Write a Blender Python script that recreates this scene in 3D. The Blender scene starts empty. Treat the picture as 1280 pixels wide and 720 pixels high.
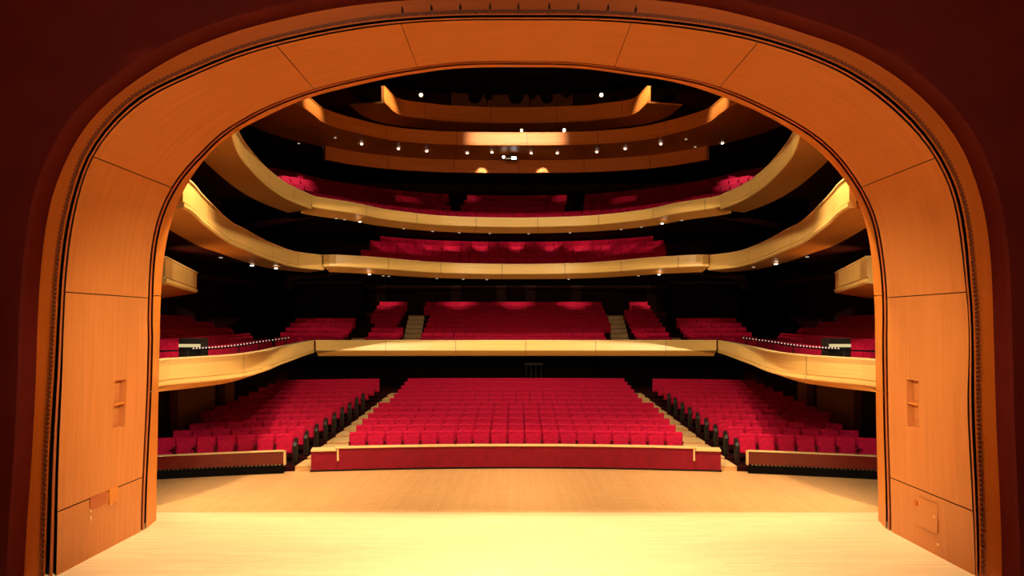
import bpy, bmesh, math, random
import numpy as np
from mathutils import Vector, Matrix
random.seed(7)
S = bpy.context.scene
COL = S.collection
PI = math.pi
F, CX, CY, H = 900.0, 645.0, 405.0, 4.5      # focal length in pixels, principal point, camera height

# ------------------------------------------------------------------ helpers
def at_z(px, py, zr):
    """point of a level plane zr above the eye seen at a pixel -> (x, y)"""
    d = zr*F/(CY-py)
    return ((px-CX)*d/F, d)

def at_d(px, py, d):
    return ((px-CX)*d/F, d, H+(CY-py)*d/F)

def link(o, parent=None):
    COL.objects.link(o)
    if parent is not None: o.parent = parent
    return o

def tag(o, label, cat, group=None):
    o['label'] = label; o['category'] = cat
    if group: o['group'] = group
    return o

def thing(name, label, cat, loc=(0,0,0), rz=0, group=None):
    o = bpy.data.objects.new(name, None)
    o.empty_display_size = .1
    o.location = loc; o.rotation_euler = (0,0,rz)
    link(o); return tag(o, label, cat, group)

def struct(o):
    o['kind'] = 'structure'; return o

class MB:
    def __init__(s): s.v=[]; s.f=[]; s.uv=[]
    def add(s, verts, faces, uvs=None):
        b=len(s.v); s.v += [tuple(p) for p in verts]
        for i,f in enumerate(faces):
            s.f.append(tuple(b+k for k in f))
            s.uv.append(uvs[i] if uvs else None)
        return s
    def box(s, c, d, rz=0, rx=0, origin=None):
        hx,hy,hz = d[0]/2,d[1]/2,d[2]/2
        M = Matrix.Rotation(rz,3,'Z') @ Matrix.Rotation(rx,3,'X')
        pts=[]
        for z in (-hz,hz):
            for x,y in ((-hx,-hy),(hx,-hy),(hx,hy),(-hx,hy)):
                pts.append(M@Vector((x,y,z))+Vector(c))
        return s.add(pts,[(3,2,1,0),(4,5,6,7),(0,1,5,4),(1,2,6,5),(2,3,7,6),(3,0,4,7)])
    def prism(s, prof, x0, x1):
        """closed (y,z) profile, counter-clockwise seen from +x, extruded in x"""
        n=len(prof)
        v=[(x0,y,z) for y,z in prof]+[(x1,y,z) for y,z in prof]
        f=[tuple(range(n-1,-1,-1)), tuple(range(n,2*n))]
        f+=[(i,(i+1)%n,n+(i+1)%n,n+i) for i in range(n)]
        return s.add(v,f)
    def cyl(s, a, b, r0, r1=None, n=12):
        r1 = r0 if r1 is None else r1
        a,b=Vector(a),Vector(b); w=(b-a).normalized()
        u=w.orthogonal().normalized(); t=w.cross(u)
        v=[a+(u*math.cos(2*PI*i/n)+t*math.sin(2*PI*i/n))*r0 for i in range(n)]
        v+=[b+(u*math.cos(2*PI*i/n)+t*math.sin(2*PI*i/n))*r1 for i in range(n)]
        f=[tuple(range(n-1,-1,-1)),tuple(range(n,2*n))]+[(i,(i+1)%n,n+(i+1)%n,n+i) for i in range(n)]
        return s.add(v,f)
    def build(s, name, mat, parent=None, smooth=False, bevel=0, seg=2, fix=True):
        me=bpy.data.meshes.new(name)
        me.from_pydata(s.v,[],s.f)
        if any(u is not None for u in s.uv):
            lay=me.uv_layers.new(name='UVMap')
            k=0
            for u,f in zip(s.uv,s.f):
                for j in range(len(f)):
                    lay.data[k].uv = u[j] if u else (0,0); k+=1
        if bevel or fix:
            bm=bmesh.new(); bm.from_mesh(me)
            if bevel:
                bmesh.ops.remove_doubles(bm,verts=bm.verts,dist=1e-5)
                bmesh.ops.bevel(bm,geom=[e for e in bm.edges if e.calc_face_angle(0)>.5],offset=bevel,segments=seg,profile=.5,affect='EDGES')
            if fix: bmesh.ops.recalc_face_normals(bm,faces=bm.faces)
            bm.to_mesh(me); bm.free()
        if smooth:
            for p in me.polygons: p.use_smooth=True
        me.materials.append(mat)
        o=bpy.data.objects.new(name,me)
        return link(o,parent)

def crom(pts, n):
    """Catmull-Rom through the points, n samples evenly spaced along it"""
    P=[Vector(p) for p in pts]
    P=[P[0]*2-P[1]]+P+[P[-1]*2-P[-2]]
    out=[]
    for i in range(1,len(P)-2):
        for k in range(24):
            t=k/24
            a,b,c,d=P[i-1],P[i],P[i+1],P[i+2]
            out.append(.5*((2*b)+(c-a)*t+(2*a-5*b+4*c-d)*t*t+(3*b-a-3*c+d)*t**3))
    out.append(P[-2])
    L=[0]
    for a,b in zip(out,out[1:]): L.append(L[-1]+(b-a).length)
    res=[]; j=0
    for k in range(n):
        s=L[-1]*k/(n-1)
        while j<len(L)-2 and L[j+1]<s: j+=1
        t=(s-L[j])/max(L[j+1]-L[j],1e-9)
        res.append(out[j].lerp(out[j+1],t))
    return res

def normals(path):
    N=[]
    for i in range(len(path)):
        a=path[max(i-1,0)]; b=path[min(i+1,len(path)-1)]
        d=(b-a).normalized(); N.append(Vector((-d.y,d.x)))
    return N

def sweep(mb, path, sec, closed=True, z0=0):
    """section points (outward offset, z) carried along a plan path (list of 2-D Vectors)"""
    N=normals(path); n=len(sec)
    v=[]; L=[0]
    for a,b in zip(path,path[1:]): L.append(L[-1]+(b-a).length)
    V=[0]
    for i in range(n):
        a,b=sec[i],sec[(i+1)%n]; V.append(V[-1]+math.hypot(b[0]-a[0],b[1]-a[1]))
    for p,nn in zip(path,N):
        for o,z in sec:
            q=p+nn*o; v.append((q.x,max(q.y,16.62),z0+z))
    f=[];uv=[]
    m=n if closed else n-1
    for i in range(len(path)-1):
        for j in range(m):
            a=i*n+j; b=i*n+(j+1)%n
            f.append((a,b,b+n,a+n))
            uv.append([(L[i],V[j]),(L[i],V[j+1]),(L[i+1],V[j+1]),(L[i+1],V[j])])
    if closed:
        f.append(tuple(range(n-1,-1,-1))); uv.append([(0,0)]*n)
        k=(len(path)-1)*n
        f.append(tuple(range(k,k+n))); uv.append([(L[-1],0)]*n)
    return mb.add(v,f,uv)

# ------------------------------------------------------------------ materials
def newmat(name):
    m=bpy.data.materials.new(name); m.use_nodes=True
    nt=m.node_tree; nt.nodes.clear()
    out=nt.nodes.new('ShaderNodeOutputMaterial'); b=nt.nodes.new('ShaderNodeBsdfPrincipled')
    nt.links.new(b.outputs[0],out.inputs[0])
    return m,nt,b

def wood(name, c1, c2, grain=(.25,7.0,7.0), rough=.4, coord='UV', joint=0, jdark=.35, spec=.4):
    m,nt,b=newmat(name); N=nt.nodes.new; K=nt.links.new
    tc=N('ShaderNodeTexCoord'); mp=N('ShaderNodeMapping'); mp.inputs['Scale'].default_value=grain
    K(tc.outputs[coord],mp.inputs[0])
    n1=N('ShaderNodeTexNoise'); n1.inputs['Scale'].default_value=2.0; n1.inputs['Detail'].default_value=5
    K(mp.outputs[0],n1.inputs['Vector'])
    r=N('ShaderNodeValToRGB'); r.color_ramp.elements[0].position=.3; r.color_ramp.elements[1].position=.72
    r.color_ramp.elements[0].color=(*c1,1); r.color_ramp.elements[1].color=(*c2,1)
    K(n1.outputs['Fac'],r.inputs[0])
    last=r.outputs[0]
    if joint:
        sx=N('ShaderNodeSeparateXYZ'); K(tc.outputs[coord],sx.inputs[0])
        md=N('ShaderNodeMath'); md.operation='PINGPONG'; md.inputs[1].default_value=joint/2; K(sx.outputs[0],md.inputs[0])
        lt=N('ShaderNodeMath'); lt.operation='LESS_THAN'; lt.inputs[1].default_value=.018; K(md.outputs[0],lt.inputs[0])
        mx=N('ShaderNodeMix'); mx.data_type='RGBA'; mx.blend_type='MULTIPLY'
        K(lt.outputs[0],mx.inputs[0]); K(last,mx.inputs[6]); mx.inputs[7].default_value=(jdark,jdark,jdark,1)
        last=mx.outputs[2]
    K(last,b.inputs['Base Color'])
    b.inputs['Roughness'].default_value=rough
    b.inputs['Specular IOR Level'].default_value=spec
    bp=N('ShaderNodeBump'); bp.inputs['Strength'].default_value=.04; K(n1.outputs['Fac'],bp.inputs['Height']); K(bp.outputs[0],b.inputs['Normal'])
    return m

def boards(name, ca, cb, mortar, rot=0, rough=.32, length=2.4, width=.09):
    m,nt,b=newmat(name); N=nt.nodes.new; K=nt.links.new
    tc=N('ShaderNodeTexCoord'); mp=N('ShaderNodeMapping'); mp.inputs['Rotation'].default_value=(0,0,rot)
    K(tc.outputs['Object'],mp.inputs[0])
    br=N('ShaderNodeTexBrick'); br.inputs['Scale'].default_value=1; br.inputs['Brick Width'].default_value=length
    br.inputs['Row Height'].default_value=width; br.inputs['Mortar Size'].default_value=.0025; br.offset=.37
    br.inputs['Color1'].default_value=(*ca,1); br.inputs['Color2'].default_value=(*cb,1); br.inputs['Mortar'].default_value=(*mortar,1)
    br.inputs['Bias'].default_value=-.1
    K(mp.outputs[0],br.inputs['Vector'])
    m2=N('ShaderNodeMapping'); m2.inputs['Rotation'].default_value=(0,0,rot); m2.inputs['Scale'].default_value=(.8,14,1)
    K(tc.outputs['Object'],m2.inputs[0])
    nz=N('ShaderNodeTexNoise'); nz.inputs['Scale'].default_value=1.5; nz.inputs['Detail'].default_value=4; K(m2.outputs[0],nz.inputs['Vector'])
    rp=N('ShaderNodeMapRange'); rp.inputs[1].default_value=.3; rp.inputs[2].default_value=.7; rp.inputs[3].default_value=.82; rp.inputs[4].default_value=1.0
    K(nz.outputs['Fac'],rp.inputs[0])
    mx=N('ShaderNodeMix'); mx.data_type='RGBA'; mx.blend_type='MULTIPLY'; mx.inputs[0].default_value=1
    K(br.outputs[0],mx.inputs[6]); K(rp.outputs[0],mx.inputs[7])
    K(mx.outputs[2],b.inputs['Base Color']); b.inputs['Roughness'].default_value=rough
    b.inputs['Specular IOR Level'].default_value=.35
    return m

def plain(name, c, rough=.6, noise=.15, scale=12, sheen=0, spec=.3, metal=0):
    m,nt,b=newmat(name); N=nt.nodes.new; K=nt.links.new
    tc=N('ShaderNodeTexCoord'); nz=N('ShaderNodeTexNoise'); nz.inputs['Scale'].default_value=scale; nz.inputs['Detail'].default_value=3
    K(tc.outputs['Object'],nz.inputs['Vector'])
    rp=N('ShaderNodeMapRange'); rp.inputs[1].default_value=.3; rp.inputs[2].default_value=.7
    rp.inputs[3].default_value=1-noise; rp.inputs[4].default_value=1+noise
    K(nz.outputs['Fac'],rp.inputs[0])
    mx=N('ShaderNodeMix'); mx.data_type='RGBA'; mx.blend_type='MULTIPLY'; mx.inputs[0].default_value=1
    mx.inputs[6].default_value=(*c,1); K(rp.outputs[0],mx.inputs[7])
    K(mx.outputs[2],b.inputs['Base Color'])
    b.inputs['Roughness'].default_value=rough; b.inputs['Specular IOR Level'].default_value=spec; b.inputs['Metallic'].default_value=metal
    if sheen:
        b.inputs['Sheen Weight'].default_value=sheen; b.inputs['Sheen Roughness'].default_value=.4
        b.inputs['Sheen Tint'].default_value=(1,.04,.2,1)
    return m

def glow(name, c, s):
    m=bpy.data.materials.new(name); m.use_nodes=True; nt=m.node_tree; nt.nodes.clear()
    out=nt.nodes.new('ShaderNodeOutputMaterial'); e=nt.nodes.new('ShaderNodeEmission')
    e.inputs[0].default_value=(*c,1); e.inputs[1].default_value=s; nt.links.new(e.outputs[0],out.inputs[0])
    return m

M={}
M['reveal']=wood('reveal_wood',(.50,.163,.034),(.58,.197,.046),grain=(.22,5,1),rough=.42)
M['rim']=wood('rim_wood',(.56,.17,.018),(.64,.20,.025),grain=(.22,6,1),rough=.42)
M['band']=wood('band_wood',(.48,.088,.005),(.56,.11,.008),grain=(.3,6,1),rough=.45)
M['bead']=wood('bead_wood',(.40,.085,.02),(.46,.11,.025),grain=(.3,6,1),rough=.4)
M['dentil']=wood('dentil_wood',(.16,.03,.006),(.2,.04,.008),grain=(.3,6,1),rough=.5)
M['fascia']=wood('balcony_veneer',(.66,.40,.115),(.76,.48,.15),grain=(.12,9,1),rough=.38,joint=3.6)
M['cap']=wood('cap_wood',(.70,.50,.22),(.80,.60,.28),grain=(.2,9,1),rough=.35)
M['soffit']=wood('shaded_veneer',(.44,.17,.03),(.54,.22,.042),grain=(.12,7,1),rough=.45,joint=3.6,jdark=.6)  # fascia wood darkened; shade on the undersides is put into the colour
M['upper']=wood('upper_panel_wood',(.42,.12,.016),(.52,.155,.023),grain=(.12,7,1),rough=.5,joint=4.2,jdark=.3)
M['stage']=boards('stage_boards',(.80,.57,.31),(.86,.65,.37),(.55,.33,.13),rot=0)
M['apron']=boards('apron_boards',(.70,.40,.17),(.76,.46,.20),(.45,.24,.09),rot=PI/2,rough=.3)
M['tread']=boards('tread_boards',(.74,.50,.22),(.80,.56,.26),(.5,.3,.12),rot=0)
M['velvet']=plain('red_velvet',(.42,.0016,.037),rough=.75,noise=.22,scale=9,sheen=.25,spec=.15)
M['velvet_dark']=plain('seat_shell',(.20,.002,.010),rough=.5,noise=.1)
M['railred']=plain('rail_red_cloth',(.21,.001,.016),rough=.55,noise=.12,scale=5,sheen=.2)
M['railgloss']=plain('rail_dark_lacquer',(.11,.004,.003),rough=.22,noise=.1,spec=.6)
M['black']=plain('black_paint',(.008,.006,.006),rough=.5,noise=.1)
M['blackfelt']=plain('black_cloth',(.004,.003,.003),rough=.9,noise=.1,spec=.05)
M['maroon']=plain('maroon_wall',(.085,.003,.0006),rough=.7,noise=.10,scale=1.5,spec=.15)
M['darkwall']=plain('hall_wall',(.024,.002,.0025),rough=.75,noise=.25,scale=1,spec=.15)
M['carpet']=plain('dark_carpet',(.022,.003,.004),rough=.95,noise=.2,scale=20,spec=.05)
M['ceil']=plain('dark_ceiling',(.006,.003,.003),rough=.8,noise=.2,scale=2,spec=.05)
M['pillar']=plain('brown_pillar',(.06,.013,.006),rough=.6,noise=.1,scale=2,spec=.2)
M['stallpillar']=plain('brown_panel',(.26,.085,.035),rough=.6,noise=.1,scale=2,spec=.2)
M['brass']=plain('pale_metal',(.75,.6,.42),rough=.3,noise=.05,metal=1)
M['grey']=plain('grey_metal',(.25,.22,.2),rough=.4,noise=.05)
M['equip']=plain('equipment_grey',(.016,.014,.013),rough=.5)
M['plate']=plain('cover_plate',(.72,.40,.14),rough=.35,noise=.05)
M['lamp']=glow('lamp_white',(1,.86,.70),9)
M['lampdim']=glow('lamp_dim',(1,.72,.5),.55)
M['lampwarm']=glow('lamp_warm',(1,.74,.36),5)
M['lampcool']=glow('lamp_cool',(.86,.93,1),9)
M['stud']=glow('rail_lamp',(1,.66,.5),1.0)
M['strip']=glow('lit_strip',(.95,.75,.36),.75)

# ------------------------------------------------------------------ camera
cam=bpy.data.cameras.new('camera'); co=bpy.data.objects.new('camera',cam); COL.objects.link(co)
cam.sensor_width=36; cam.lens=36*F/1280; cam.shift_x=-5/1280; cam.shift_y=45/1280
co.location=(0,0,H); co.rotation_euler=(PI/2,0,0); cam.clip_end=200
S.camera=co

# ------------------------------------------------------------------ proscenium arch
CUR={
'O':(12.8,[(70,230),(88,190),(103,163),(133,130),(167,103),(207,78),(260,53),(83,200),(65,247),(56,294),(51,344),(47,402),(46,460),(45,480),(37,613),(30,720),(240,60),(290,41),(350,25),(415,11),(465,4.5),(512,0.5),(600,-3),(820,.5),(885,9),(960,27.5),(1010,44),(1080,72),(1060,60),(1113,90),(1160,130),(1197,173),(1217,220),(1230,260),(1235,300),(1240,408),(1246,560),(1252,720),(690,-3)]),
'G1':(12.8,[(240,91),(290,67.5),(342.5,52.5),(400,39),(452.5,29.5),(502,24.5),(560,21),(660,20),(760,21),(860,30),(947,46),(1010,66),(1080,100),(1070,93),(1120,130),(1163,177),(1187,217),(1202,260),(1207,300),(1211,372),(1218.5,560),(1223,720),(97,230),(106,200),(128,167),(159,133),(200,105),(91,247),(80,301),(74.5,366),(70.5,453),(68,480),(57,720)]),
'G2':(12.86,[(240,98),(290,74),(342.5,59),(400,45.5),(452.5,36),(502,30),(560,26.5),(660,25.5),(760,27),(860,36.5),(947,53),(1010,73),(1078,107),(1066,99),(1115,137),(1157,180),(1180,219),(1195,262),(1199,300),(1206,365),(1211,560),(1219,720),(104,230),(113,200),(136,167),(167,136),(206,110),(98,247),(88,301),(82,366),(79,453),(78,480),(70.5,720)]),
'R':(15.7,[(215,237),(237,207),(260,187),(245.6,200),(215,240),(199,276),(191.5,315.5),(190,362),(188,453),(184.5,532),(179,660),(265,177.5),(315,145),(390,114),(400,111),(441,100.6),(481,92.5),(522,85.4),(562,80.3),(583,78.7),(603,78.3),(660,78.6),(707,78.5),(728,80),(769,85),(809,92),(835,94),(902,111),(960,137.5),(1010,165),(1032,180),(1053,203),(1077,240),(1092,267),(1098,300),(1103,336),(1106,444),(1108.5,560),(1111,664)]),
'E':(16.53,[(258,200),(229,240),(217,272),(206,323),(202,380),(200.5,449),(199,485),(198,568),(196.5,649),(272,180),(315,156),(387,122.5),(400,119),(441,108.8),(481,99.6),(522,92.5),(562,87),(583,85.4),(603,85),(660,85),(707,85.2),(728,86.4),(769,91.5),(809,98.6),(835,100),(910,125),(985,162),(1012,180),(1043,210),(1063,237),(1077,263),(1085,300),(1090,354),(1093,444),(1095,560),(1097,651)]),
}
FIT={}
for k,(d,pts) in CUR.items():
    ph=[];rr=[]
    for px,py in pts:
        x=(px-CX)*d/F; z=(CY-py)*d/F
        ph.append(math.atan2(x,z)); rr.append(math.hypot(x,z))
    ph=np.array(ph); rr=np.array(rr)
    g=np.radians(np.arange(-122,123,1.0)); out=[]
    P2=np.concatenate([ph,-ph]); R2=np.concatenate([rr,rr]); W2=np.concatenate([np.ones_like(ph),np.full_like(ph,.2)])
    for t in g:
        bw=math.radians(5.0)
        for _ in range(5):
            w=np.exp(-((P2-t)/bw)**2)
            if (w*W2>.25).sum()>=4: break
            bw*=1.35
        w=w*W2
        A=np.stack([(P2-t)**n for n in range(3)],1)*w[:,None]
        out.append(np.linalg.lstsq(A,R2*w,rcond=None)[0][0])
    out=np.array(out)
    for _ in range(4): out[1:-1]=(out[:-2]+2*out[1:-1]+out[2:])/4
    FIT[k]=(d,g,out)
def rad(k,t): return float(np.interp(t,FIT[k][1],FIT[k][2]))
PHF=math.atan2(8.2,-4.5)          # angle of the floor line
def ptk(k,t,dr=0):
    """world x,z of curve k at angle t from straight up, never below the floor"""
    r=rad(k,max(-PHF,min(t,PHF)))+dr
    x=r*math.sin(t); z=H+r*math.cos(t)
    if z<0 or abs(t)>=PHF-1e-6: z=0
    return x,z
def ang(x,z): return math.atan2(x,z-H)

arch=thing('proscenium_arch','tall rounded wooden proscenium arch framing the view from stage into the auditorium','arch',(0,14.6,0))
arch.location=(0,0,0)
NT=120
def ts(a,b,n=NT): return [a+(b-a)*i/(n-1) for i in range(n)]
def strip(mb, rows, tl, rev=False):
    """rows: list of functions t -> (x,y,z); a grid over the angles tl"""
    v=[];f=[];uv=[];n=len(tl)
    for fn in rows: v+= [fn(t) for t in tl]
    arc=[0]
    for a,b in zip(tl,tl[1:]):
        p,q=Vector(rows[0](a)),Vector(rows[0](b)); arc.append(arc[-1]+(q-p).length)
    ds=[0]
    for r0,r1 in zip(rows,rows[1:]):
        ds.append(ds[-1]+(Vector(r0(tl[0]))-Vector(r1(tl[0]))).length)
    off=rows[0](tl[0])[0]*.37
    for i in range(len(rows)-1):
        for j in range(n-1):
            f.append((i*n+j,i*n+j+1,(i+1)*n+j+1,(i+1)*n+j))
            uv.append([(arc[j]+off,ds[i]),(arc[j+1]+off,ds[i]),(arc[j+1]+off,ds[i+1]),(arc[j]+off,ds[i+1])])
    mb.add(v,f,uv); return mb
def C(k,d,dr=0):
    return lambda t: (lambda p:(p[0],d,p[1]))(ptk(k,t,dr))
def mix(d):
    """the reveal surface between curves G2 and R at depth d"""
    w=(d-12.86)/(15.7-12.86)
    def fn(t):
        a=ptk('G2',t); b=ptk('R',t)
        return (a[0]*(1-w)+b[0]*w, d, a[1]*(1-w)+b[1]*w)
    return fn
full=ts(-PHF,PHF)
# front band
strip(MB(),[C('O',13.45),C('O',12.8),C('G1',12.8,.015)],full).build('front_band',M['band'],arch)
# bead between the two grooves
def beadrow(a):
    def fn(t):
        p=ptk('G1',t); q=ptk('G2',t)
        w=.40-.19*math.cos(a)
        return (p[0]*(1-w)+q[0]*w, 12.86-.035*math.sin(a), p[1]*(1-w)+q[1]*w)
    return fn
strip(MB(),[beadrow(PI*i/5) for i in range(6)],full).build('bead_moulding',M['bead'],arch,smooth=False)
strip(MB(),[C('O',13.40,-.02),C('G1',12.94,.1),C('G2',12.94,.16),C('G2',13.1,.20),C('R',15.66,.20),C('E',16.5,.20),C('E',16.5,1.2)],full).build('groove_backing',M['black'],arch)
# dentils
def toothed(tl):
    v=[];f=[];n=0
    for i in range(len(tl)-1):
        y=12.76 if i%2==0 else 12.797
        for t in (tl[i],tl[i+1]):
            a=ptk('G1',t,.045); b=ptk('G1',t,.105)
            v+=[(a[0],12.81,a[1]),(a[0],y,a[1]),(b[0],y,b[1]),(b[0],12.81,b[1])]
        k=8*i
        f+=[(k,k+1,k+5,k+4),(k+1,k+2,k+6,k+5),(k+2,k+3,k+7,k+6)]
        if i:
            m=k-4
            f.append((m+1,m+2,k+2,k+1))
    return MB().add(v,f)
mb=toothed(ts(-PHF+.01,PHF-.01,901))
mb.build('dentil_moulding',M['dentil'],arch,bevel=0)
# hooks along the crown of the band
for px in (507,543,578,614,648,685,720,756,790):
    x=(px-CX)*12.8/F; t=ang(x,H+5.4); q=ptk('G1',t,.13)
    MB().box((q[0],12.74,q[1]),(.028,.06,.05)).box((q[0],12.72,q[1]+.03),(.016,.03,.07)).build('hook',M['black'],arch,bevel=.006)
# reveal panels with real gaps between them
tj=[ang(8.1,H-3.32),ang(8.05,H+.57),ang(7.4,H+2.93),ang(4.35,H+5.06),ang(2.07,H+5.40)]
cuts=sorted([-PHF]+[-t for t in tj]+tj+[PHF])
G=.0011
nz0,nz1=ang(8.1,H-2.12),ang(8.1,H-1.15)      # niche heights
niches=[]
for a,b in zip(cuts,cuts[1:]):
    a2=a+(G if a>-PHF else 0); b2=b-(G if b<PHF else 0)
    n=max(6,int(abs(b2-a2)/.03))
    tl=ts(a2,b2,n)
    dl=[12.865,13.2,14.44,14.85,15.3,15.60]
    has=(a2<nz1<b2 and a2<nz0<b2) or (a2<-nz1<b2 and a2<-nz0<b2)
    if has:
        s=1 if a2>0 else -1
        lo,hi=sorted((s*nz0,s*nz1))
        tl=sorted([t for t in tl if abs(t-lo)>.004 and abs(t-hi)>.004]+[lo,hi])
    mb=MB()
    rows=[mix(d) for d in dl]
    strip(mb,rows,tl)
    if has:
        keep=[];ku=[]
        nn=len(tl)
        for f,u in zip(mb.f,mb.uv):
            cy=sum(mb.v[i][1] for i in f)/4; ct=sum(ang(mb.v[i][0],mb.v[i][2]) for i in f)/4
            if 14.44<cy<14.85 and lo<ct<hi: continue
            keep.append(f);ku.append(u)
        mb.f,mb.uv=keep,ku
        niches.append((s,lo,hi))
    p=mb.build('reveal_panel',M['reveal'],arch,fix=False)
for s,lo,hi in niches:
    q=[mix(d)(t) for d,t in ((14.44,lo),(14.85,lo),(14.85,hi),(14.44,hi))]
    bk=[(p[0]+s*.14,p[1],p[2]) for p in q]
    n=MB().add(q+bk,[(0,1,5,4),(1,2,6,5),(2,3,7,6),(3,0,4,7),(4,5,6,7)],[[(0,0),(.4,0),(.4,.1),(0,.1)]]*4+[[(0,0),(.4,0),(.4,1),(0,1)]]).build('niche',M['reveal'],arch,fix=False)
    zc=sum(p[2] for p in q)/4; xc=sum(p[0] for p in q)/4
    MB().box((xc+s*.07,14.645,zc+.0),(.14,.39,.03)).build('niche_shelf',M['rim'],n)
# rim past the double groove, with its joints
rj=[ang(8.0,H+.63),ang(8.1,H-1.50)]
cuts2=sorted([-PHF,PHF]+[-t for t in rj]+rj)
for a,b in zip(cuts2,cuts2[1:]):
    a2=a+(G if a>-PHF else 0); b2=b-(G if b<PHF else 0)
    tl=ts(a2,b2,max(8,int((b2-a2)/.03)))
    strip(MB(),[C('R',15.83),C('E',16.50),C('E',16.53,.03),C('E',16.53,.6)],tl).build('rim',M['rim'],arch)
strip(MB(),[C('R',15.68,.004),C('R',15.75,.004),C('R',15.75,.09)],full).build('groove_fillet',M['bead'],arch)
# service hatches and outlets on the lowest panels
def on_reveal(px,py):
    """depth, height on the side wall under a pixel"""
    s=1 if px>CX else -1
    d=8.1*F/abs(px-CX)
    return s, d, H+(CY-py)*d/F
def plate(px0,py0,px1,py1,name,mat,th=.02):
    s,d0,z0=on_reveal(px0,py0); _,d1,z1=on_reveal(px1,py1)
    dm=(d0+d1)/2; zm=(z0+z1)/2
    x=mix(dm)(ang(s*8.1,zm))[0]
    return MB().box((x-s*th/2,dm,zm),(th,abs(d1-d0),abs(z1-z0))).build(name,mat,arch,bevel=.004)
plate(116,622,136,629,'slot_cover',M['bead'],.012)
h=plate(138,612,148,626,'socket_box',M['rim'],.03)
for px,py in ((117,638),(117,648),(141,629)): plate(px-1.2,py-2,px+1.2,py+2,'outlet',M['plate'],.02)
plate(1141,615,1169,668,'hatch_door',M['reveal'],.012)
plate(1147,620,1168,629,'slot_cover',M['bead'],.016)
plate(1141.5,625,1145,632,'hatch_latch',M['band'],.03)
for px,py in ((1165,646),(1168,681)): plate(px-1.3,py-2,px+1.3,py+2,'outlet',M['plate'],.02)

# maroon wall round the arch, seen from the stage; the arch sits back in it
mb=MB()
def outer(t):
    x,z=ptk('O',t,.03); return (x*2.4,12.45,max(0,H+(z-H)*2.4))
strip(mb,[C('O',12.86,.0),C('O',12.79,.0),C('O',12.50,.05),C('O',12.45,.09),outer],full)
struct(mb.build('wall_stage',M['maroon'],fix=False))

# ------------------------------------------------------------------ floors
def slab(name, x0,x1,y0,y1,z0,z1,mat):
    return struct(MB().box(((x0+x1)/2,(y0+y1)/2,(z0+z1)/2),(x1-x0,y1-y0,z1-z0)).build(name,mat))
slab('floor_stage',-19,19,-6,17.2,-.2,0,M['stage'])
RC=-13.6                             # the seating rings are centred here on the long axis
def arcpt(r,x): return (x, RC+math.sqrt(r*r-x*x))
mb=MB()                              # apron: from the stage edge to the orchestra rail
xs=[-14+28*i/40 for i in range(41)]
v=[(x,17.2,0) for x in xs]+[(x,arcpt(36.25,x)[1],0) for x in xs]+[(x,17.2,-.2) for x in xs]+[(x,arcpt(36.25,x)[1],-.2) for x in xs]
n=41; f=[]
for i in range(40):
    f+=[(i,i+1,n+i+1,n+i),(2*n+i,3*n+i,3*n+i+1,2*n+i+1),(n+i,n+i+1,3*n+i+1,3*n+i)]
mb.add(v,f); struct(mb.build('floor_apron',M['apron']))
NR=12
def row_r(k): return 36.85+.95*k
def row_z(k): return .13+.083*k
mb=MB(); n=41
for k in range(NR+1):
    r0=row_r(k)-.52 if k else 36.25; r1=row_r(k)+.43; z=row_z(k)
    if k==NR: r1=row_r(k)+5
    v=[]
    for r,zz in ((r0,-.2),(r0,z),(r1,z),(r1,-.2)):
        v+=[(*arcpt(r,x),zz) for x in xs]
    f=[]
    for i in range(40):
        for j in range(3): f.append((j*n+i,j*n+i+1,(j+1)*n+i+1,(j+1)*n+i))
    mb.add(v,f)
struct(mb.build('floor_stalls',M['carpet'],fix=False))

# ------------------------------------------------------------------ seats
PT=.56
def seat_parts():
    P={}
    mb=MB().prism([(.10,.30),(.20,.30),(.315,.86),(.30,.90),(.25,.91),(.205,.87)],-.272,.272)
    P['backrest']=mb.build('backrest',M['velvet'],None,bevel=.018)
    mb=MB().prism([(-.03,.34),(.06,.29),(.20,.74),(.11,.79)],-.245,.245)     # tipped up
    P['seat_cushion']=mb.build('seat_cushion',M['velvet'],None,bevel=.022)
    P['arm']=[]
    for s in (-1,1):
        mb=MB().prism([(-.16,.60),(.22,.58),(.22,.62),(-.16,.645)],s*.262-.011,s*.262+.011)
        mb.prism([(-.06,.02),(.10,.02),(.16,.59),(-.02,.60)],s*.262-.009,s*.262+.009)
        P['arm'].append(mb.build('armrest',M['velvet_dark'],None))
    mb=MB().box((0,.12,.015),(.44,.16,.03)).prism([(.06,.0),(.14,.0),(.18,.42),(.10,.42)],-.04,.04)
    P['pedestal']=mb.build('pedestal',M['black'],None)
    mb=MB().prism([(-.20,.02),(.30,.02),(.36,.58),(.32,.72),(.22,.76),(.05,.70),(-.16,.68),(-.24,.58)],-.055,.055)
    P['end_panel']=mb.build('end_panel',M['black'],None,bevel=.01)
    return P
SP=seat_parts()
for o in [SP['backrest'],SP['seat_cushion'],SP['pedestal'],SP['end_panel']]+SP['arm']: COL.objects.unlink(o)
ORD=['first','second','third','fourth','fifth','sixth','seventh','eighth','ninth','tenth','eleventh','twelfth']
def put_seat(x,y,z,rz,label,group,ends=()):
    t=thing('theatre_seat',label,'seat',(x,y,z),rz,group)
    for k in ('backrest','seat_cushion','pedestal'):
        c=SP[k].copy(); link(c,t)
    for a in SP['arm']: link(a.copy(),t)
    for s in ends:
        c=SP['end_panel'].copy(); c.location=(s*.335,0,0); link(c,t); c['label']='black aisle end panel'
    return t
low=MB()
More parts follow.
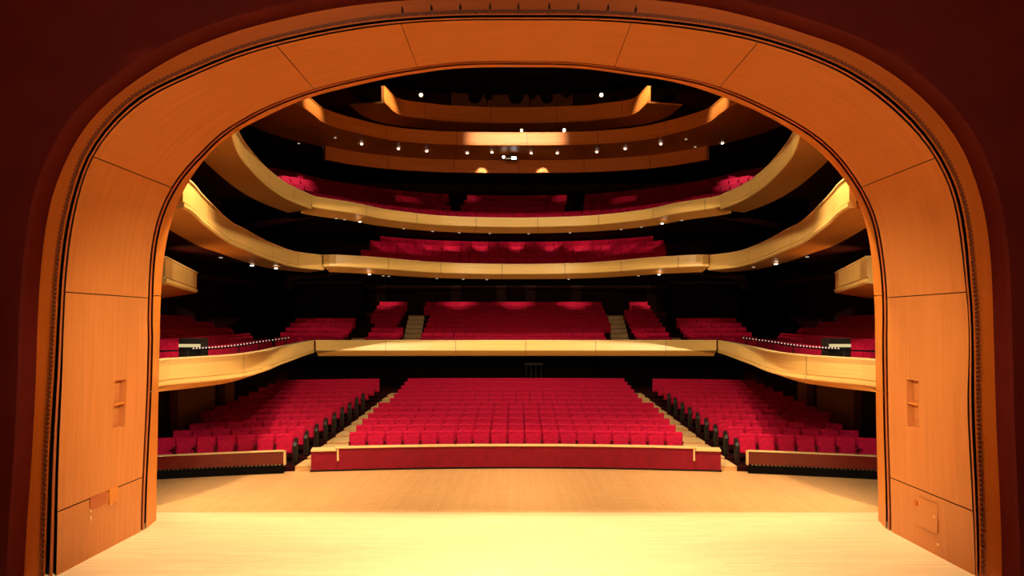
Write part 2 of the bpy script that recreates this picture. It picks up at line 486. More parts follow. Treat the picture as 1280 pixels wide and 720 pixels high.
def low_seat(x,y,z,rz):
    mb=MB().prism([(.10,.30),(.20,.30),(.315,.86),(.28,.91),(.215,.88)],-.285,.285)
    mb.prism([(-.03,.34),(.06,.29),(.20,.74),(.11,.79)],-.26,.26)
    c,s=math.cos(rz),math.sin(rz)
    low.add([(x+p[0]*c-p[1]*s,y+p[0]*s+p[1]*c,z+p[2]) for p in mb.v],mb.f)
def wS(d): return 7.0-.062*(d-22.5)
for k in range(NR):
    r=row_r(k); z=row_z(k); rw='front' if k==0 else ORD[k]
    n=19 if k<6 else 18
    for i in range(n):
        x=(i-(n-1)/2)*PT; a=math.asin(x/r); y=RC+r*math.cos(a)
        solid=k<9
        if not solid: low_seat(x,y,z,-a); continue
        if i<=(n-1)/2: lab='%s from the left aisle, '%ORD[i]
        else: lab='%s from the right aisle, '%ORD[n-1-i]
        put_seat(x,y,z,-a,'red theatre seat, '+lab+rw+' row of the centre stalls block','red seats in the centre stalls block',
                 [])
    w=wS(RC+r)
    m=int((11.25-w)/PT)
    for s,nm in ((-1,'left'),(1,'right')):
        for i in range(m):
            x=s*(w+.30+PT*i); a=math.asin(x/r); y=RC+r*math.cos(a)
            if k<9:
                put_seat(x,y,z,-a,'red theatre seat, %s from the aisle in the %s row of the %s stalls block'%(ORD[i],rw,nm),
                         'red seats in the %s stalls block'%nm,[-s] if i==0 else [])
            else: low_seat(x,y,z,-a)

# aisle steps of pale wood
def wC(d): return 5.44-(.28 if d>28.4 else 0)
for s,nm in ((-1,'left'),(1,'right')):
    st=thing('aisle_steps','pale wooden aisle steps between the centre and %s stalls blocks'%nm,'stairs',(0,0,0))
    for k in range(NR+1):
        r0=row_r(k)-.52 if k else 36.22; r1=row_r(k)+.43
        d=RC+(r0+r1)/2; z=row_z(k)
        x0=wC(d)+.10; x1=wS(d)-.22
        if k==NR: r1=r0+1.1
        pts=[]
        for zz in (z+.004,z+.034):
            for r,x in ((r0-.03,x0),(r0-.03,x1),(r1-.02,x1),(r1-.02,x0)):
                pts.append((*arcpt(r,s*x),zz))
        MB().add(pts,[(0,3,2,1),(4,5,6,7),(0,1,5,4),(1,2,6,5),(2,3,7,6),(3,0,4,7)]).build('tread',M['tread'],st)
        if 1:
            pts=[]
            for zz in (z-.045 if k else .004,z+.002):
                for r,x in ((r0-.016,x0),(r0-.016,x1),(r0-.003,x1),(r0-.003,x0)): pts.append((*arcpt(r,s*x),zz))
            MB().add(pts,[(0,3,2,1),(4,5,6,7),(0,1,5,4),(1,2,6,5),(2,3,7,6),(3,0,4,7)]).build('riser',M['apron'],st)  # darker wood paints the shadow lines between the treads

# ------------------------------------------------------------------ orchestra rails
def arcbox(mb,r0,r1,x0,x1,z0,z1,n=24):
    path=[Vector(arcpt(r0,x0+(x1-x0)*i/(n-1))) for i in range(n)]
    return sweep(mb,path,[(0,z0),(0,z1),(r1-r0,z1),(r1-r0,z0)])
ra=thing('orchestra_rail','long red cloth orchestra rail with a pale wooden cap in front of the centre stalls','rail',(0,0,0))
arcbox(MB(),35.98,36.12,-5.46,5.46,.06,.70).build('panel',M['railred'],ra)
arcbox(MB(),36.02,36.14,-6.25,6.25,0,.06).build('base',M['black'],ra)
arcbox(MB(),35.94,36.18,-5.50,5.50,.70,.745).build('cap',M['cap'],ra,bevel=.008)
for s in (-1,1):
    a,b=sorted((s*5.47,s*6.22))
    arcbox(MB(),36.0,36.14,a,b,.06,.63,n=8).build('end_panel',M['railred'],ra)
    arcbox(MB(),35.95,36.5,a,b,.63,.67,n=8).build('end_cap',M['cap'],ra)
    p=arcpt(35.965,s*5.43); MB().box((p[0],p[1],.51),(.05,.03,.36)).build('post',M['cap'],ra)
for s,nm in ((-1,'left'),(1,'right')):
    rs=thing('orchestra_rail','dark glossy orchestra rail with a thin pale cap in front of the %s stalls block'%nm,'rail',(0,0,0))
    a,b=sorted((s*7.0,s*11.6))
    arcbox(MB(),35.98,36.10,a,b,.28,.66).build('panel',M['railgloss'],rs)
    arcbox(MB(),35.96,36.14,a,b,0,.25).build('base',M['blackfelt'],rs)
    arcbox(MB(),35.95,36.13,a,b,.66,.685).build('cap',M['cap'],rs,bevel=.004)
    p=arcpt(36.03,s*6.98); MB().box((p[0],p[1],.465),(.03,.16,.43)).build('end_post',M['cap'],rs)
    mb=MB()
    for i in range(40):
        x=s*(7.1+.11*i); q=arcpt(35.95,x); mb.box((q[0],q[1],.265),(.055,.03,.018))
    mb.build('bead_strip',M['brass'],rs)

# ------------------------------------------------------------------ balconies
def V2(l): return [Vector(p) for p in l]
def mirror(path): return [Vector((-p.x,p.y)) for p in reversed(path)]
FASC=[(0,0),(0,-.44),(.035,-.445),(.035,-.475),(-.03,-.48),(-.03,-.56),(.02,-.60),(.16,-.60),(.16,0)]
def lower(h):   # fascia profile of height h
    return [(0,0),(0,-h+.16),(.035,-h+.155),(.035,-h+.125),(-.03,-h+.12),(-.03,-h+.04),(.02,-h),(.16,-h),(.16,0)]
def balcony_segment(root, path, zt, h=.6, lip=1.0, rows=3, rise=.4, pitch=.9, deckw=None, mats=('fascia','soffit'), soff=None, liftlip=0, ycut=99, trim=0):
    z=H+zt
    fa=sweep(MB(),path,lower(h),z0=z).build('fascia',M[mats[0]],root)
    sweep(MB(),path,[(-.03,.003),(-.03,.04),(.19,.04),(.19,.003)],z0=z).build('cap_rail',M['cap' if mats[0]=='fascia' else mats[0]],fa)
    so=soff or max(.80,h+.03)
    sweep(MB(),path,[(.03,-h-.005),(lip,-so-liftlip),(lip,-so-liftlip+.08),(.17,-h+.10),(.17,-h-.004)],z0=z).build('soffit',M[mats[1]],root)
    sec=[(.17,-h+.11),(.17,-.72)] if h>.75 else [(.17,-.5),(.17,-.49)]
    fl=-.75
    q0=lip
    sec=[(q0,fl-.01),(q0,fl)]
    for k in range(rows):
        o=.35+pitch*(k+1)
        if o<q0+.05: continue
        sec.append((o,fl+rise*k)); sec.append((o,fl+rise*(k+1)))
    w=deckw or .35+pitch*rows+1.2
    sec.append((w,fl+rise*rows)); sec.append((w,-so-liftlip+.02)); sec.append((lip+.01,-so-liftlip+.02))
    sweep(MB(),[p for p in path[trim:len(path)-trim] if p.y<ycut],sec,z0=z).build('seating_deck',M['carpet'],root)
    return fl
def seats_along(path, zt, rows, rise, pitch=.9, s0=0, s1=1, skip=None, off0=.78):
    fl=-.75
    for k in range(rows):
        N=normals(path)
        off=off0+pitch*k
        q=[p+n*off for p,n in zip(path,N)]
        L=[0]
        for a,b in zip(q,q[1:]): L.append(L[-1]+(b-a).length)
        n=int((s1-s0)*L[-1]/.58)
        for i in range(n):
            s=L[-1]*s0+.58*(i+.5); j=max(0,min(len(L)-2,int(np.searchsorted(L,s))-1))
            t=(s-L[j])/(L[j+1]-L[j]); p=q[j].lerp(q[j+1],t); nn=N[j].lerp(N[j+1],t)
            if skip and skip(p,k): continue
            low_seat(p.x,p.y,H+zt+fl+rise*k,math.atan2(nn.y,nn.x)-PI/2)
def px_path(pts,zr): return V2([at_z(px,py,zr) for px,py in pts])
PATHS={}
# -- lowest balcony (straight front, bowed sides)
ZP=-.863
side=crom([(-8.35,16.62),(-8.3,17.4),(-7.85,18.6),(-7.6,20.2),(-7.85,22.6),(-8.5,26),(-9.2,30),(-10.0,34.5),(-10.35,36.9)],60)
bal=thing('balcony','lowest balcony, pale wood front running straight across the back and bowed along both sides','balcony')
for p in (side,mirror(side)): balcony_segment(bal,p,ZP,h=.62,lip=.55,rows=4,rise=.27,deckw=6.0,soff=.80)
cen=crom([(-10.30,37.0),(0,37.0),(10.30,37.0)],30)
balcony_segment(bal,cen,ZP,h=.52,lip=.5,rows=9,rise=.262,pitch=.9,deckw=11.5,soff=.80)
PATHS['P']=(side,cen)
def skipP(p,k):
    x=abs(p.x); d=p.y
    a0=5.10+.085*(d-37.8); a1=6.15+.075*(d-37.8)
    b0=8.35+.03*(d-37.8)
    return a0-.22<x<a1+.22 or x>b0-.2 or (k==8 and False)
seats_along(cen,ZP,9,.262,skip=skipP)
for p,r in ((side,0),(mirror(side),1)):
    seats_along(p,ZP,5,.27,s0=(.02 if not r else .10),s1=(.90 if not r else .98),off0=1.5,skip=lambda p,k: k==0 and 18.2<p.y<21.2)
for s in (-1,1):
    for k in range(5):
        for i in range(6):
            x=s*(9.55+.58*i); low_seat(x,37.0+.78+.9*k-.05*i*0,H+ZP-.75+.262*k,0)
# stairs in the lowest balcony
for s,nm in ((-1,'left'),(1,'right')):
    st=thing('balcony_steps','pale wooden steps climbing beside the %s end of the centre balcony seats'%nm,'stairs')
    for k in range(9):
        d=37.35+.9*k; z=H+ZP-.75+.262*k
        xc=s*(5.62+.08*(d-37.8))
        dd=.26 if k==0 else 0
        MB().box((xc,d+.45+dd/2,z+.02),(.98,.86-dd,.035)).build('tread',M['tread'],st,bevel=.006)
        if k: MB().box((xc,d-.014,z-.11),(.98,.02,.20)).build('riser',M['tread'],st)
    st=thing('balcony_steps','short pale wooden steps at the %s corner of the lowest balcony'%nm,'stairs')
    for k in range(4):
        d=37.35+.9*k; z=H+ZP-.75+.262*k
        dd=.26 if k==0 else 0
        MB().box((s*8.78,d+.45+dd/2,z+.02),(.74,.86-dd,.035)).build('tread',M['tread'],st,bevel=.006)
        if k: MB().box((s*8.78,d-.014,z-.11),(.74,.02,.20)).build('riser',M['tread'],st)
# handrails with small lamps along the bowed sides
for s,nm in ((-1,'left'),(1,'right')):
    path=side if s<0 else mirror(side)
    N=normals(path)
    hr=thing('handrail','black rail with a row of tiny lights behind the %s bowed balcony front'%nm,'handrail')
    q=[p+n*.78 for p,n in zip(path,N)]
    if s>0: q=q[::-1]
    q=q[2:52]
    sweep(MB(),q if s<0 else q[::-1],[(0,.16),(0,.20),(.04,.20),(.04,.16)],z0=H+ZP).build('rail_bar',M['blackfelt'],hr)
    for i in (4,15,26,36,46):
        MB().cyl((q[i].x,q[i].y,H+ZP-.745),(q[i].x,q[i].y,H+ZP+.17),.02).build('baluster',M['black'],hr)
    u=[abs(p.x)/p.y for p in q]; a0=.448
    for i in range(38):
        tgt=a0-i*.0044
        for a,b in zip(q,q[1:]):
            ua,ub=abs(a.x)/a.y,abs(b.x)/b.y
            if ub<=tgt<=ua:
                p=a.lerp(b,(ua-tgt)/max(ua-ub,1e-6))
                MB().cyl((p.x,p.y,H+ZP+.20),(p.x,p.y,H+ZP+.24),.022,.016,8).build('lamp',M['stud'],hr)
                break
# -- box balconies beside the arch
ZB=1.6
for s,nm in ((-1,'left'),(1,'right')):
    p=crom([at_z(206.5,322,1.6),at_z(222,330,1.6),at_z(246,342,1.6)],14)
    p=[Vector((a.x,max(a.y,16.62))) for a in p]
    if s>0: p=mirror(p)
    b=thing('box_balcony','short pale wood box balcony jutting out beside the %s edge of the arch'%nm,'balcony')
    balcony_segment(b,p,ZB,h=.62,lip=1.0,rows=1,rise=.3,deckw=3.6)
# -- second balcony
ZA=3.4
bal=thing('balcony','second balcony, wooden horseshoe front above the lowest balcony','balcony')
sideA=crom([(-7.70,16.64)]+[tuple(v) for v in px_path([(241,231),(257.5,250),(287,277.5),(306,287.5),(336,303.5),(368,315),(405,320)],ZA)],60)
cenL=px_path([(423,319.4),(480,323),(520,326.6),(559,329.2),(600,330.4)],ZA)
cenA=[Vector((cenL[0].x-.75,cenL[0].y+.02))]+cenL
cenA=crom([tuple(v) for v in cenA]+[(0,at_z(645,330.7,ZA)[1])]+[tuple(v) for v in mirror(cenA)],70)
for p in (sideA,mirror(sideA)): balcony_segment(bal,p,ZA,h=.72,lip=1.0,rows=2,rise=.4,deckw=6,soff=.80,ycut=31)
balcony_segment(bal,cenA,ZA,h=.56,lip=.55,rows=5,rise=.42,deckw=9.5,soff=.80,trim=5)
seats_along(cenA,ZA,5,.42,s0=.05,s1=.95,skip=lambda p,k: abs(p.x)>8.1)
for p,a,b in ((sideA,.26,.76),(mirror(sideA),.24,.74)): seats_along(p,ZA,2,.4,s0=a,s1=b)
# -- third balcony
ZT=6.16
bal=thing('balcony','third balcony, wooden horseshoe front one level above the second balcony','balcony')
sideB=crom([(-7.4,18.6),(-8.2,20.8)]+[tuple(v) for v in px_path([(298,166),(312,187.5),(334,212),(359,230.6),(389,244.7)],ZT)],60)
cenL=px_path([(400,247.5),(447,255),(482.5,262.5),(540.6,269.5),(587.5,272)],ZT)
cenB=crom([tuple(at_z(389,244.9,ZT))]+[tuple(v) for v in cenL]+[(0,at_z(645,273,ZT)[1])]+[tuple(v) for v in mirror(cenL)]+[tuple(at_z(901,244.9,ZT))],70)
for p in (sideB,mirror(sideB)): balcony_segment(bal,p,ZT,h=.66,lip=1.15,rows=2,rise=.45,deckw=6,soff=.80,ycut=31)
balcony_segment(bal,cenB,ZT,h=.52,lip=.6,rows=5,rise=.5,deckw=8.5,soff=.80,trim=3)
seats_along(cenB,ZT,5,.5,s0=.04,s1=.96,skip=lambda p,k: k>=2 and 3.2<abs(p.x)<4.2)
for p,a,b in ((sideB,.1,.76),(mirror(sideB),.24,.9)): seats_along(p,ZT,2,.45,s0=a,s1=b)
# -- fourth balcony
ZC=11.4
bal=thing('balcony','fourth balcony, dim wooden curved front with a row of downlights underneath','balcony')
cl=[tuple(v) for v in px_path([(388,123.4),(407,137.5),(450,150.6),(495,160),(560,165.2)],ZC)]
cenC=crom([(-10.9,30),(-10.75,33.5)]+cl+[(0,at_z(645,166.3,ZC)[1])]+[(-x,y) for x,y in reversed(cl)]+[(10.75,33.5),(10.9,30)],90)
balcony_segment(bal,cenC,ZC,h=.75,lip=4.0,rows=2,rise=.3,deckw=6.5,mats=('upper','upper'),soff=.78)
# bulkhead below and behind it
mb=MB(); cp=[p for p in cenC if p.y>37.5]
N=normals(cp)
bp=[p+n*3.6 for p,n in zip(cp,N)]
bp=[p for p in bp if abs(p.x)<11.6]
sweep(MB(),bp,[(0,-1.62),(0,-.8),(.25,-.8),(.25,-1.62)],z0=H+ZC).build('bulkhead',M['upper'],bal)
# -- topmost balcony
ZD=13.8
bal=thing('balcony','topmost balcony, curved wooden front near the black ceiling with lit front corners','balcony')
cl=[tuple(v) for v in px_path([(480,108),(499,124),(538,130),(559,132.5),(600,134.3)],ZD)]
cenD=crom(cl+[(0,at_z(645,135,ZD)[1])]+[(-x,y) for x,y in reversed(cl)],70)
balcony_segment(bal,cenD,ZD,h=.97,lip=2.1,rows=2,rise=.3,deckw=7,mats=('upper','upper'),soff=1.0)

# ------------------------------------------------------------------ hall shell
slab('ceiling',-19,19,16.7,58,22.0,22.3,M['ceil'])
slab('wall_back',-19,19,53.5,53.8,-.2,22.3,M['darkwall'])
for s,nm in ((-1,'left'),(1,'right')):
    a,b=sorted((s*17.2,s*17.5)); slab('wall_'+nm,a,b,16.7,53.5,3,22.3,M['darkwall'])
    a,b=sorted((s*12.5,s*12.8)); slab('wall_'+nm+'_stalls',a,b,16.7,45,-.2,H+ZP-.65,M['darkwall'])
    # dark partition at the corner of the lowest balcony
    a,b=sorted((s*9.25,s*13.5)); slab('wall_'+nm+'_corner',a,b,43.6,43.9,H+ZP-.7,H+ZA-.82,M['ceil'])
    # pilasters on the stalls side wall
    for d0,d1,m in ((26.0,29.2,'stallpillar'),(30.2,31.2,'stallpillar')):
        a,b=sorted((s*12.2,s*12.5)); slab('trim_'+nm+'_pilaster',a,b,d0,d1,.0,H+ZP-.7,M[m])
slab('wall_stalls_back',-12.5,12.5,39.5,39.8,-.2,H+ZP-.8,M['blackfelt'])
# pilasters on the back wall of each tier
for z0,z1,y in ((H+ZP+1.4,H+ZA-.6,48.4),):
    slab('wall_tier_back',-14,14,49,49.2,z0-3,z1,M['darkwall'])
    for x in (-9.2,-4.1,-1.0,1.0,4.1,9.2):
        slab('trim_back_pilaster',x-.32,x+.32,48.8,49,z0-.6,z1,M['pillar'])
# hung black ceiling valance with the control booth wall behind it
booth=thing('control_booth','wood panelled booth front high at the back under the black ceiling','booth')
for x0,x1 in ((-4.65,-2.1),(-2.04,.95),(1.01,4.1)):
    MB().box(((x0+x1)/2,51.8,H+16.2),(x1-x0,.12,1.75)).build('booth_panel',M['upper'],booth)
MB().box((-.3,51.7,H+15.30),(9.0,.3,.10)).build('sill',M['pillar'],booth)
for x in (-4.1,-3.45,-1.9,-1.1,-.2,.9,1.75):
    pass
MB().box((-.3,51.9,H+14.47),(9.3,.3,1.6)).build('plinth',M['darkwall'],booth)
def lampbody(name,x,y,z,label,cat,r,ln,lit=None,mat='black',group=None):
    """a lantern: yoke, can and lens; points to the stage and down"""
    t=thing(name,label,cat,(x,y,z),0,group)
    MB().cyl((0,.0,0),(0,-ln,-ln*.35),r*.85,r,14).build('housing',M[mat],t)
    MB().box((-r*1.15,-ln*.4,r*.5),(.03,.05,r*2.2)).box((r*1.15,-ln*.4,r*.5),(.03,.05,r*2.2)).box((0,-ln*.4,r*1.6),(r*2.4,.05,.04)).box((0,-ln*.4,(21.98-z+r*1.6)/2),(.05,.05,21.98-z-r*1.6)).build('yoke',M['blackfelt'],t)
    MB().cyl((0,-ln,-ln*.35),(0,-ln-.02,-ln*.35-.008),r*.86,None,14).build('lens',M[lit or 'grey'],t)
    return t
for i,(px,py,w) in enumerate(((597,115,.75),(613,113,.5),(645,114,.9),(664,113,.45),(681,115,.7),(704,111,.5))):
    x,y,z=at_d(px,py+1.5,46.6)
    nm=['leftmost','second from left','third from left','third from right','second from right','rightmost'][i]
    t=thing('hanging_lantern','black lantern hanging before the booth front, %s of its six'%nm,'light',(x,y,z),0,'black lanterns before the booth')
    MB().cyl((0,.3,0),(0,-.3,-.12),w*.45,w*.5,16).build('housing',M['blackfelt'],t)
    MB().box((0,0,w*.6),(w*1.3,.08,.06)).box((0,0,(w*.6+21.98-z)/2),(.08,.08,21.98-z-w*.6)).build('yoke',M['blackfelt'],t)
for px,nm in ((527,'left'),(751,'right')):
    x,y,z=at_d(px,118.5,44)
    lampbody('hanging_lantern',x,y,z,'small lit lantern hanging in the dark to the %s of the booth front'%nm,'light',.13,.28,'lampwarm')
# black ceiling reflector in front of the booth
mb=MB()
path=crom([(-13,40),(-7,46.5),(0,48.2),(7,46.5),(13,40)],40)
sweep(mb,path,[(0,H+15.55),(0,21.9),(.2,21.9),(.2,H+15.55)])
tag(mb.build('ceiling_valance',M['blackfelt']),'black curved valance hanging from the ceiling before the booth','valance')

# ------------------------------------------------------------------ small things
def dside(path,x):
    best=None
    for a,b in zip(path,path[1:]):
        if min(a.x,b.x)<=x<=max(a.x,b.x) and abs(a.x-b.x)>1e-6:
            t=(x-a.x)/(b.x-a.x); best=max(best or 0,a.y+(b.y-a.y)*t)
    return best or 0
dn=MB().cyl((0,0,0),(0,0,-.03),.07,.07,12).build('downlight',M['lamp']); COL.objects.unlink(dn)
def downlight(px,py,zs,path,label,group,mat='lamp',off=.45):
    x,d=at_z(px,py,zs)
    y=max(d,dside(path,x)+off)
    o=dn.copy(); o.data=dn.data if mat=='lamp' else dnd; o.name='downlight'; o.location=(x,y,H+zs); link(o)
    return tag(o,label,'light',group)
dnd=dn.data.copy(); dnd.materials[0]=M['lampdim']
LC=[(373.5,179,0),(405,184.5,0),(419,172,0),(452,180,1),(498,186,1),(533.5,189,1),(584,191.5,1),(615,190.5,1),(664,191.5,1),(696.5,191.5,1),(746,190,1),(781.5,186,1),(826,180,1),(857.5,174,0),(869,183.5,0),(903,179,1)]
LB=[(402,262,0),(419,267,0),(447,275,1),(503.5,284.5,0),(540,288,0),(574,290.6,0),(612,291,0),(661,291,0),(713,290,0),(777,286,0),(805,281,0),(833,275.5,1),(862,269,0)]
LA=[(448,338,1),(479,344.5,0),(486,345,0),(544,346.5,0),(578,348,0),(607,347,0),(713,347,0),(799,344,0),(838,338,1)]
LS=[(276,321,0),(315,331,1),(345,334.5,1),(942,333,0),(970,329,1),(1009,320,0)]
def dots(L,zs,path,where,group):
    n=len(L)
    for i,(px,py,b) in enumerate(L):
        c=i if i<n/2 else n-1-i
        e='left' if i<n/2 else 'right'
        lab='small round downlight under the %s, %s from its %s end'%(where,ORD[c],e)
        downlight(px,py,zs,path,lab,group,'lamp' if b else 'lampdim')
dots(LC,ZC-.80,cenC,'fourth balcony','downlights under the fourth balcony')
dots(LB,ZT-.83,cenB,'third balcony','downlights under the third balcony')
dots(LA,ZA-.83,cenA,'second balcony centre','downlights under the second balcony')
for i,(px,py,b) in enumerate(LS):
    e='left' if i<3 else 'right'; c=['nearest','middle','farthest'][i if i<3 else 5-i]
    x,d=at_z(px,py,ZA-.82); sx=-1 if px<CX else 1
    o=dn.copy(); o.data=dn.data if b else dnd; o.location=(x,d,H+ZA-.84); link(o)
    tag(o,'small round downlight under the %s side of the second balcony, %s to the arch'%(e,c),'light','downlights under the second balcony sides')
# bright projector under the fourth balcony
x,y,z=at_d(638,197,44.6)
t=thing('projector','small bright white projector hung below the middle of the fourth balcony','projector',(x,y,z))
MB().box((.1,.2,0),(.7,.4,.22)).build('body',M['black'],t,bevel=.02)
MB().box((.22,-.01,-.03),(.30,.02,.15)).build('lens',M['lampcool'],t)
MB().box((-.42,-.01,.03),(.14,.02,.14)).build('status_lamp',M['lamp'],t)
MB().box((-.1,-.01,-.06),(.35,.02,.05)).build('vent',M['lampdim'],t)
MB().cyl((.1,.2,.1),(.1,.2,H+ZC-.79-z),.025).build('drop_rod',M['black'],t)
for px,py,mt,nm in ((652,166,'lampwarm','yellowish'),(705,166,'lamp','white')):
    x=(px-CX)*43/F
    y=dside(cenC,x); z=H+ZC+.05
    t=thing('rail_lamp','tiny %s lamp on the top edge of the fourth balcony front'%nm,'light',(x,y-.02,z))
    MB().cyl((0,0,.02),(0,0,.07),.05).build('base',M['black'],t)
    MB().cyl((0,-.12,.08),(0,.1,.10),.08,.08,12).build('bulb',M[mt],t)
# equipment behind the rear stalls
x,y,z=at_d(667,455,38.6)
t=thing('equipment_stand','dim grey equipment tray on thin legs behind the rear row of the stalls','stand',(x,y,row_z(NR)))
hz=z-row_z(NR)
MB().box((0,0,hz),(1.0,.5,.10)).build('tray',M['equip'],t,bevel=.01)
for dx in (-.38,-.12,.12,.38): MB().cyl((dx,0,hz-.05),(dx*1.15,0,0),.03).build('leg',M['equip'],t)
# console boxes in the sides of the lowest balcony
for s,nm,px in ((-1,'left',237),(1,'right',1050)):
    x,y,z=at_d(px,432,19.6)
    t=thing('control_desk','black control desk with a lit yellowish strip on the %s side of the lowest balcony'%nm,'desk',(x,y,H+ZP-.745+.27))
    zz=z-(H+ZP-.745+.27)
    MB().box((0,.25,zz/2+.1),(.62,.45,zz+.2)).build('cabinet',M['black'],t,bevel=.01)
    MB().box((0,.0,zz),(.58,.04,.085)).build('lit_strip',M['strip'],t)

lo=low.build('theatre_seats',M['velvet'],fix=False)
lo['kind']='stuff'; tag(lo,'rows of red velvet seats in the rear stalls and on all the balconies','seats')

# stage lights above the frame, and an added unseen sheet cutting their beam
def spot(name,loc,to,w,deg,color=(1,.72,.40),blend=.6,size=.15):
    l=bpy.data.lights.new(name,'SPOT'); l.energy=w; l.color=color; l.spot_size=math.radians(deg); l.spot_blend=blend; l.shadow_soft_size=size
    o=bpy.data.objects.new(name,l); COL.objects.link(o); o.location=loc
    o.rotation_euler=(Vector(to)-Vector(loc)).to_track_quat('-Z','Y').to_euler()
    return o
tag(MB().box((0,12.0,13.0),(22,.06,5.6)).build('stage_light_blocker',M['blackfelt']),'added unseen black sheet above the arch opening that cuts the stage light','light blocker')
STG=(1,.76,.48)
for x in (-4.6,-2.3,0,2.3,4.6):
    spot('stage_spot',(x,9.8,14.5),(x*.95,12.2,0),6600,56,STG,.8,.2)
for s in (-1,1):
    spot('reveal_spot',(s*5.0,7.5,10.6),(-s*8.2,16.4,2.9),11000,28,(1,.88,.66),1,.2)
HSE=(1,.80,.50)
spot('house_spot',(0,29,20.5),(0,28,0),5000,78,HSE,.6,.5)
# added spots hidden behind the arch header, filling the apron and the stalls
for x in (-6.4,-2.2,2.2,6.4): spot('apron_fill',(x,17.3,10.9),(x*1.5,19.9,0),4300,84 if abs(x)>5 else 64,(1,.72,.40),.8,.15)
for s in (-1,1): spot('apron_fill',(s*9.0,17.1,2.75),(s*6.5,20,0),420,130,(1,.72,.40),1,.05)  # added low fill for the dark apron corners
for x in (-5,0,5):
    spot('stalls_fill',(x,17.1,10.9),(x*.9,28.0,1.0),2100,66,(1,.76,.5),1,.15)
# added unseen fills, one per balcony front; plates keep their light off the seats
def blocked_fill(loc,to,wt,deg,lo,hi):
    z=loc[2]
    spot('fascia_fill',loc,to,wt,deg,HSE,.5,.004)
    d=(Vector(to)-Vector(loc)); d.z=0; d.normalize()
    p=Vector(loc)+d*.6
    mb=MB()
    a,b=(.44,.85) if z<3 else (.22,.6) if z<8 else (.38,.6)
    mb.box((0,0,.6*hi+a/2),(1.9,.02,a)).box((0,0,.6*lo-b/2),(1.9,.02,b))
    o=mb.build('beam_blocker',M['blackfelt'])
    o.location=(p.x,p.y,loc[2]); o.rotation_euler=(0,0,math.atan2(d.y,d.x)-PI/2)
    return o
BN=('lowest','second','third')
for s in (-1,1):
    for i,(x,y,z,wt,lo_,hi_) in enumerate(((10.5,17.5,2.35,15000,.022,.066),(10.5,17.45,6.8,11500,.008,.046),(10.0,17.3,9.4,10500,.012,.066))):
        o=blocked_fill((s*x,y,z),(-s*4,36,z+.03*22),wt,108,lo_,hi_)
        tag(o,'added unseen black plates cutting the fill light for the %s balcony, behind the %s arch leg'%(BN[i],'left' if s<0 else 'right'),'barn door')
# local downlights on the rear rows
for x in (-7.4,-6.2,-5.0,-3.9,-2.2,0,2.2,3.9,5.0,6.2,7.4):
    y=dside(cenA,x)+3.3
    spot('tier_spot',(x,y,H+ZT-.87),(x,y+.8,H+ZT-1.35),42,100,(1,.66,.45),.8,.05)
for x in (-6.6,-2.9,2.9,6.6):
    y=dside(cenB,x)+3.2
    spot('tier_spot',(x,y,H+ZT+3.4),(x,y+1.0,H+ZT+1.8),75,44,(1,.66,.45),.8,.05)
for x in (-8.2,-3.6,0,3.6,8.2):
    spot('tier_spot',(x,43.9,H+ZA-.87),(x,44.8,H+1.4),120,80,(1,.66,.45),.8,.05)
for s in (-1,1):
    spot('tier_spot',(s*11.3,39.2,H+ZA-.9),(s*10.9,40.2,H),90,70,(1,.66,.45),.8,.05)
    spot('tier_spot',(s*10.2,21,H+ZA-.9),(s*10,21.3,H),30,80,(1,.66,.45),.8,.05)
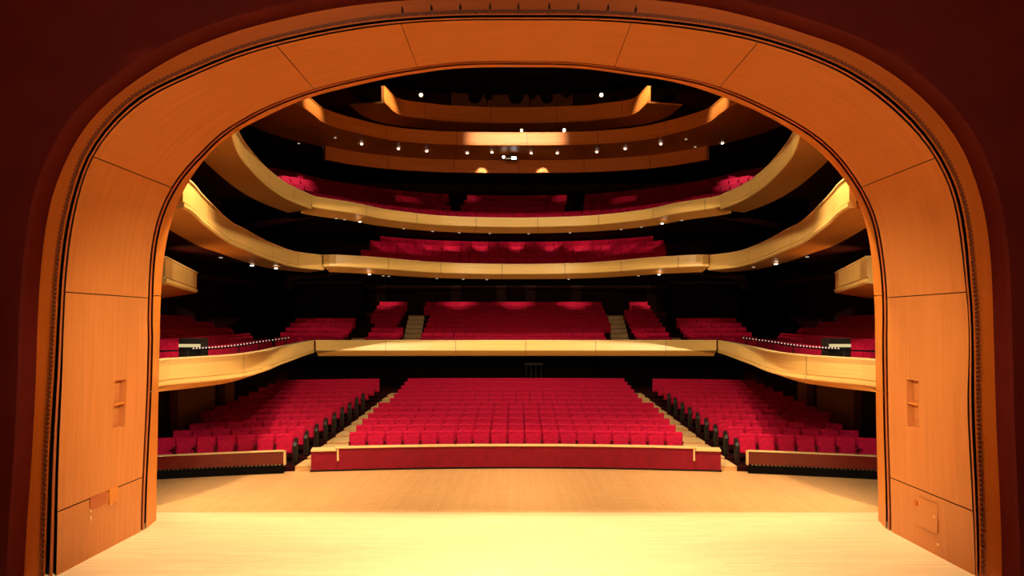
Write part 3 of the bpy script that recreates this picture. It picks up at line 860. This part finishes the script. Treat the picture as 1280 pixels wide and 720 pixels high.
# upper fronts
spot('upper_spot',(0,34.5,17.5),(0,43,H+ZC-.35),11000,42,HSE,.55,.006)
tag(MB().box((0,34.96,17.5+.46*-.178+.1),(.7,.02,.2)).box((0,34.96,17.5+.46*-.29-.16),(.7,.02,.32)).box((.3,34.96,(17.5+21.98)/2-.1),(.03,.03,21.98-17.5+.1)).build('hanging_beam_blocker',M['blackfelt']),'added unseen black plates shaping the spot on the fourth balcony front','barn door')  # added plates trim the beam to the balcony front
for x in (-2.2,1.7):
    spot('wash_spot',(x,45.75,H+ZC-.9),(x,46.5,H+ZC-1.75),260,50,HSE,.6,.03)
for s in (-1,1):
    spot('upper_spot',(s*6.5,35,H+16.5),(s*10.3,36.8,H+11),9000,24,(1,.86,.62),.9,.05)
    spot('upper_spot',(s*5,38,H+16.5),(s*7.4,42.3,H+13.5),12000,20,(1,.86,.62),.9,.05)
for s in (-1,1):  # added unseen fills on balcony corners, boxes and side fronts
    spot('corner_fill',(s*5,17.1,10.9),(-s*9.6,34.5,3.4),5000,11,HSE,.8,.1)
    spot('box_fill',(s*6,17.0,10.8),(-s*9.2,20.2,5.8),5500,15,HSE,.7,.1)
    spot('side_fill',(s*6,17.0,10.7),(-s*8.2,18.6,7.6),2000,13,HSE,.8,.1)
    spot('side_fill',(s*5,17.0,10.9),(-s*9.0,22.5,10.4),2200,11,HSE,.8,.1)
ORG=(1,.45,.13)
spot('upper_fill',(0,19,11.95),(0,44,17.0),4500,84,ORG,.8,.01)  # added unseen fill for the two upper balconies
o=MB().box((0,0,-.35+.6*.07),(1.9,.02,.7)).build('beam_blocker',M['blackfelt']); o.location=(0,19.6,11.95)  # added plate keeps this fill off the seats below
tag(o,'added unseen black plate cutting the fill light for the topmost balconies, behind the arch crown','barn door')
# added unseen fills behind the side seats, brightening the undersides of the bowed fronts
for s in (-1,1):
    spot('underside_fill',(s*12.4,25,5.5),(s*9.6,26,H+ZA-.8),340,110,ORG,.8,.05)
    spot('underside_fill',(s*12.2,22.5,H+ZA+1.9),(s*9.6,25.5,H+ZT-.8),240,110,ORG,.8,.05)
    # added unseen fills behind the camera, brightening the arch face
    spot('arch_fill',(s*3,-2,9),(s*6.2,12.8,9.2),4200,62,(1,.74,.45),1,.2)

w=bpy.data.worlds.new('world'); S.world=w; w.use_nodes=True
w.node_tree.nodes['Background'].inputs[0].default_value=(.02,.008,.006,1); w.node_tree.nodes['Background'].inputs[1].default_value=.15
S.view_settings.view_transform='Standard'; S.view_settings.look='None'; S.view_settings.gamma=1; S.view_settings.exposure=0
S.view_settings.use_curve_mapping=False
